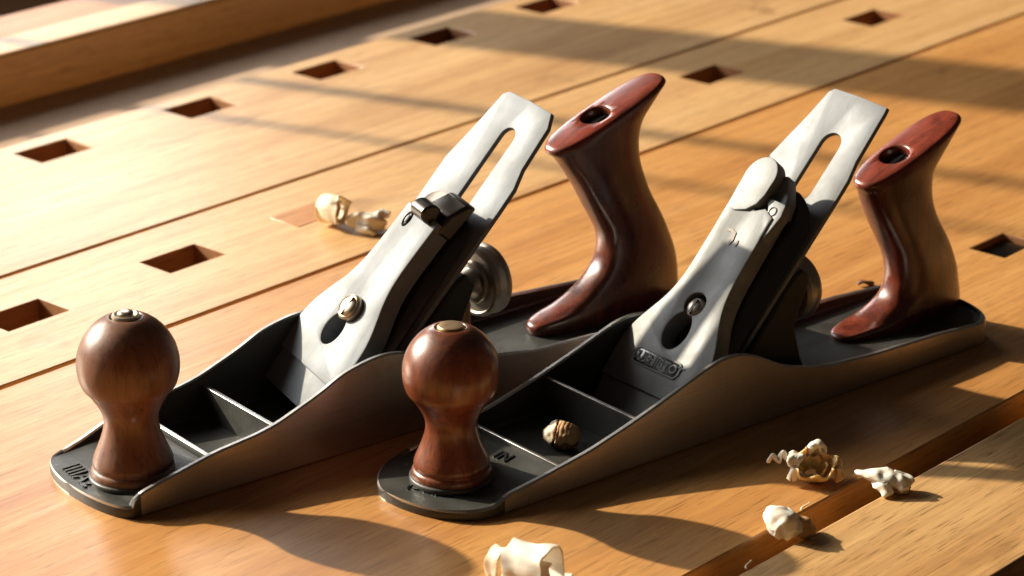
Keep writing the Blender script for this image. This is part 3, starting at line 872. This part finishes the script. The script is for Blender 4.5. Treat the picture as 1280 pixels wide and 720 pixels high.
# large frilly curl: an amber bowl with pale locks
def bowl(cx, cy, cz, r_, a0, a1, dep, tiltx, n=44, m=12):
    rows = []
    for i in range(n + 1):
        a = a0 + (a1 - a0) * i / n; row = []
        for k in range(m + 1):
            t = k / m
            rr = r_ * (.35 + .65 * t ** .7) * (1 + .10 * math.sin(5 * a) * t + .05 * math.sin(11 * a + 1) * t)
            p = Vector((rr * math.cos(a), rr * math.sin(a) * .8, dep * (t ** 1.6) + .0012 * math.sin(7 * a) * t))
            p = Matrix.Rotation(tiltx, 3, 'X') @ p
            q = p + Vector((cx, cy, cz))
            row.append(q + mnoise.noise_vector(q * 220) * .0006)
        rows.append(row)
    return rows
fan = [([(-.0025, .000, .0120), (-.0045 - .0012*k, -.0035, .0112), (-.0085 + .0024*k, -.0066, .0040 - .0005*(k % 2))], [.0015, .0016, .0008], .7, 0, .4) for k in range(4)]
fr_ = [([(.0085 + .0012*k, .004 - .003*k, .0075 - .001*k), (.0115 + .001*k, .003 - .0035*k, .0098 - .0012*k), (.0135, .001 - .0035*k, .0072 - .0012*k), (.0118, -.0005 - .003*k, .0048 - .001*k)], [.0012, .0018, .0017, .0009], .55, 1, .9) for k in range(3)]
flake('wood_shaving', [
    ([(-.0165, .0020, .0075), (-.0148, .0020, .0112), (-.0128, .0010, .0092), (-.0108, .0024, .0122), (-.0086, .0012, .0102), (-.0062, .0020, .0124), (-.0035, .0010, .0112)], [.0009, .0013, .0013, .0014, .0014, .0015, .0013], .7, 0, .5),
    ([(.0000, .0035, .0105), (.0020, .0040, .0150), (.0052, .0032, .0158), (.0062, .0020, .0120)], [.0024, .0030, .0028, .0016], .55, 0, .5)] + fan + fr_,
    [M['shavw'], M['amber']], (.1275, 1.0770, 0), 0, 'large frilly pale amber curl with ringlets lying beside the bench slot', 4,
    shells=[(bowl(.0022, .0005, .0030, .0096, -3.6, 2.6, .0088, .55), .0007, 1), (bowl(.0020, .0010, .0040, .0058, -2.4, 2.9, .0060, .7, 36, 8), .0006, 1)])

# white flake with finger-like folds lying across the slot (x right, y away from the camera)
flake('wood_shaving', [
    ([(-.0125, .0040, .0085), (-.006, .0020, .0082), (.000, .0004, .0072), (.005, -.0004, .0062)], [.0006, .0034, .0050, .0042], .75, 0, .8),
    ([(-.001, .000, .0060), (-.0005, -.0040, .0048), (.0015, -.0074, .0028)], [.0044, .0036, .0022], .8, 0, .4),
    ([(.004, .000, .0068), (.0065, -.0030, .0060), (.0078, -.0056, .0042)], [.0038, .0033, .0022], .9, 0, .4),
    ([(.004, .0012, .0070), (.0085, .0000, .0062), (.0108, -.0020, .0048)], [.0036, .0034, .0022], .9, 0, .5),
    ([(.002, .001, .0030), (.0065, -.0010, .0026), (.0105, -.0024, .0024)], [.0030, .0034, .0022], .8, 1, .5)],
    [M['shavw'], M['tan']], (.1592, 1.0655, -.0015), 0, 'white flaky shaving with finger-like folds lying across the bench slot, furthest along it', 6)
flake('wood_shaving', [
    ([(-.0085, .001, .0050), (-.003, .0015, .0062), (.003, .000, .0056), (.0075, .001, .0040)], [.0018, .0046, .0050, .0026], .85, 0, .6),
    ([(.001, .002, .0066), (.0060, .003, .0088), (.0098, .0020, .0092)], [.0036, .0036, .0024], .6, 0, .6),
    ([(-.003, -.001, .0040), (.001, -.004, .0030), (.0045, -.0060, .0018)], [.0030, .0026, .0012], .8, 0, .5)],
    [M['shavw']], (-.0785, 1.3930, 0), 0, 'small crumpled white shaving beside the left blade', 3).scale = (1.25, 1.2, 1.15)
# rolled white flake over the slot nearer the camera
flake('wood_shaving', [
    ([(-.0085, .0055, .0095), (-.0050, .0020, .0088), (-.0010, -.0025, .0072), (.0010, -.0060, .0048)], [.0028, .0062, .0066, .0030], .95, 0, .9),
    ([(-.0020, .0040, .0105), (.0010, -.0005, .0090), (.0030, -.0052, .0052)], [.0024, .0044, .0026], .9, 0, 1.2),
    ([(.0010, .0040, .0070), (.0055, .0000, .0058), (.0078, -.0045, .0036)], [.0030, .0050, .0022], .95, 1, .7),
    ([(.0072, -.0020, .0018), (.0092, -.0036, .0016), (.0098, -.0048, .0010)], [.0006, .0013, .0007], .8, 2, .5)],
    [M['shavw'], M['tan'], M['shav']], (.1145, 1.0230, -.0020), 0, 'rolled white shaving with a brown inner face on the edge of the slot', 9)
# roll cut by the lower frame edge
s = spiral(.0040, .0120, 1.6, (.85, -.5, .1), 2.0, n=70)
ribbon('wood_shaving', s, [.0190 + .002 * math.sin(i * .1) for i in range(71)], D((.85, -.5, .1), 71), .0010, [M['shavw'], M['shav']], (.0085, .9670, 0), 0, 'thick pale roll of shaving at the bottom edge of the photo', seed=11, jitter=.0007,
       extra=[([p + Vector((-.0125, .004, .000)) for p in spiral(.0045, .0100, .8, (.8, -.6, .1), 1.2, n=40)], [.006] * 41, D((.8, -.6, .1), 41), 12, 1)])

# ridged tan curl lying in the body of the right plane
pa = math.radians(39.39)
px, py = .0268, 1.1285
def in_plane(x, y): 
    return Vector((-.00503 + math.cos(pa)*x - math.sin(pa)*y, 1.04047 + math.sin(pa)*x + math.cos(pa)*y))
mb = MB(); rings = []; mats_ = []
axd = Vector((.93, -.32, .05)).normalized(); ud = axd.cross(Vector((0, 0, 1))).normalized(); wd_ = ud.cross(axd)
NS, NR = 84, 48
for i in range(NS + 1):
    t = i / NS; x = (t - .5) * .0165
    base = .0068 * math.sqrt(max(.0001, 1 - (2*t - 1) ** 2)) ** .8
    ring = []
    for k in range(NR):
        a = 2*PI*k/NR
        rid = abs(math.sin((t * 9.5 + .25 * math.sin(a * 2 + t * 4)) * PI))
        q = base * (1 + .035 * (rid - .5) * (t > .42) + .06 * math.sin(3 * a + t * 6) + .03 * math.sin(5 * a - t * 9))
        if abs(t - .40 - .03 * math.sin(a * 2)) < .035: q *= .82
        if t < .16: q *= 1 - .35 * max(0, math.cos((a - 2.4))) * (.16 - t) / .16
        v = axd * x + ud * q * math.cos(a) + wd_ * q * .90 * math.sin(a)
        ring.append(v + mnoise.noise_vector(v * 420) * .0005)
    rings.append(ring)
vv = [p for r_ in rings for p in r_]; ff = []; mm = []
for i in range(NS):
    for k in range(NR):
        a = i*NR + k; b = i*NR + (k+1) % NR
        ff.append((a, b, b+NR, a+NR)); t = i / NS
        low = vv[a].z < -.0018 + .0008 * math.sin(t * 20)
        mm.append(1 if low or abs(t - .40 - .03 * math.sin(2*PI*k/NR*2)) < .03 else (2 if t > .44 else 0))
mb.add(vv, ff, mm)
zmin = min(p.z for p in mb.v)
for p in mb.v: p.z -= zmin
o = mb.build('wood_shaving', [M['shav'], M['bark'], M['tan']], None, angle=60)
tag(o, 'small ridged tan curl lying inside the right plane behind its knob', 'wood shaving', 'wood shavings on the bench')
q = in_plane(.0585, .0290); o.location = (q.x, q.y, .0046)

# brown chip near the right plane's handle, and loose splinters
o = flake('wood_chip', [([(-.0042, .000, .0016), (-.001, .0006, .0024), (.002, .0002, .0018), (.0042, -.0004, .0012)], [.0007, .0017, .0015, .0006], .7, 0, .5)], [M['bark']], (.181, 1.3118, 0), .3, 'tiny dark brown wood chip on the bench behind the right plane', 3)
o['category'] = 'wood chip'; del o['group']
for name_loc, a, L_, lab in (((.1235, 1.0475, -.0000), .9, .006, 'thin pale splinter at the bottom of the slot between the two rolled shavings'), ((.0952, .9930, .0000), 1.2, .005, 'thin pale splinter sticking out of the front rail near the bottom frame edge')):
    st = [Vector((L_ * (t - .5), .0006 * math.sin(t * 5), .0012 + .0016 * t)) for t in [q / 8 for q in range(9)]]
    o = ribbon('splinter', st, [.0008 - .0005 * q / 8 for q in range(9)], D((.2, 1, .2), 9), .0004, M['shav'], name_loc, a, lab, 'splinter', 'splinters by the slot', jitter=.0002, m=4)

# ----------------------------------------------------------------- window frame beyond the left of the bench: it casts the long shadow bands
SUN_AZ = math.radians(154); SUN_EL = math.radians(27)
sd = Vector((math.cos(SUN_AZ), math.sin(SUN_AZ), 0)); sn = Vector((-sd.y, sd.x, 0))
wf = empty('window_frame', tuple(sd * .80 + Vector((0, 1.70, -.4))), SUN_AZ, 'pale timber window frame standing beyond the left end of the bench', 'window frame')
def wpost(name, y_at_x0, width, depth=.03, z1=1.9):
    # offset across the sun direction so that its shadow passes (0, y_at_x0)
    off = (Vector((0, y_at_x0, 0)) - Vector((0, 1.70, 0))).dot(sn)
    mb = MB(); mb.box(-depth/2, depth/2, off - width/2, off + width/2, 0, z1)
    mb.build(name, M['frame'], wf, bevel=.003)
wpost('mullion', 1.742, .080)
wpost('mullion', 2.065, .080)
wpost('glazing_bar', 1.576, .013, .02)
wpost('glazing_bar', 1.500, .008, .02)
mb = MB(); mb.box(-.045, .045, -.62, .62, -.06, -.001); mb.build('sill', M['frame'], wf, bevel=.004)
mb = MB(); mb.box(-.03, .03, -.62, .62, 1.901, 1.98); mb.build('head_rail', M['frame'], wf, bevel=.004)

# floor far below
fl = MB(); fl.box(-8, 8, -6, 12, -.86, -.85); o = fl.build('floor', M['floor']); o['kind'] = 'structure'

# ----------------------------------------------------------------- light
w = bpy.data.worlds.new('World'); sc.world = w; w.use_nodes = True
bg = w.node_tree.nodes['Background']; bg.inputs['Color'].default_value = (1.0, .80, .62, 1); bg.inputs['Strength'].default_value = .03

def lamp(name, kind, loc, target, energy, color, **kw):
    l = bpy.data.lights.new(name, kind); l.energy = energy; l.color = color
    for k, v in kw.items(): setattr(l, k, v)
    o = bpy.data.objects.new(name, l); link(o); o.location = loc
    o.rotation_euler = (Vector(target) - Vector(loc)).to_track_quat('-Z', 'Y').to_euler()
    return o
tgt = Vector((0, 1.4, 0))
sdir = Vector((math.cos(SUN_EL) * sd.x, math.cos(SUN_EL) * sd.y, math.sin(SUN_EL)))
lamp('key_lamp', 'SPOT', tgt + sdir * 7, tgt, 5400, (1.0, .86, .65), spot_size=math.radians(28), spot_blend=.2, shadow_soft_size=.065)
lamp('window_lamp', 'AREA', (-2.6, 2.5, 1.45), (-.05, 1.3, 0), 135, (1.0, .97, .93), shape='RECTANGLE', size=2.2, size_y=1.5)
lamp('sky_lamp', 'AREA', (-.92, 4.40, 1.06), (-.27, 1.45, 0), 12, (1.0, .97, .92), shape='RECTANGLE', size=.75, size_y=.55)

lamp('grey_veil_lamp', 'AREA', (-.95, 3.9, 1.38), (-.33, 1.07, 0), 8, (.96, .98, 1.0), shape='RECTANGLE', size=1.1, size_y=.9)  # added area lamp, lays a grey veil over the near left of the bench

# ----------------------------------------------------------------- render
sc.view_settings.view_transform = 'Standard'; sc.view_settings.look = 'None'
sc.view_settings.exposure = 0; sc.view_settings.gamma = 1
sc.render.engine = 'CYCLES'
sc.cycles.use_denoising = True
sc.cycles.max_bounces = 8; sc.cycles.glossy_bounces = 5; sc.cycles.diffuse_bounces = 4
sc.cycles.sample_clamp_indirect = 6
sc.cycles.caustics_reflective = False; sc.cycles.caustics_refractive = False
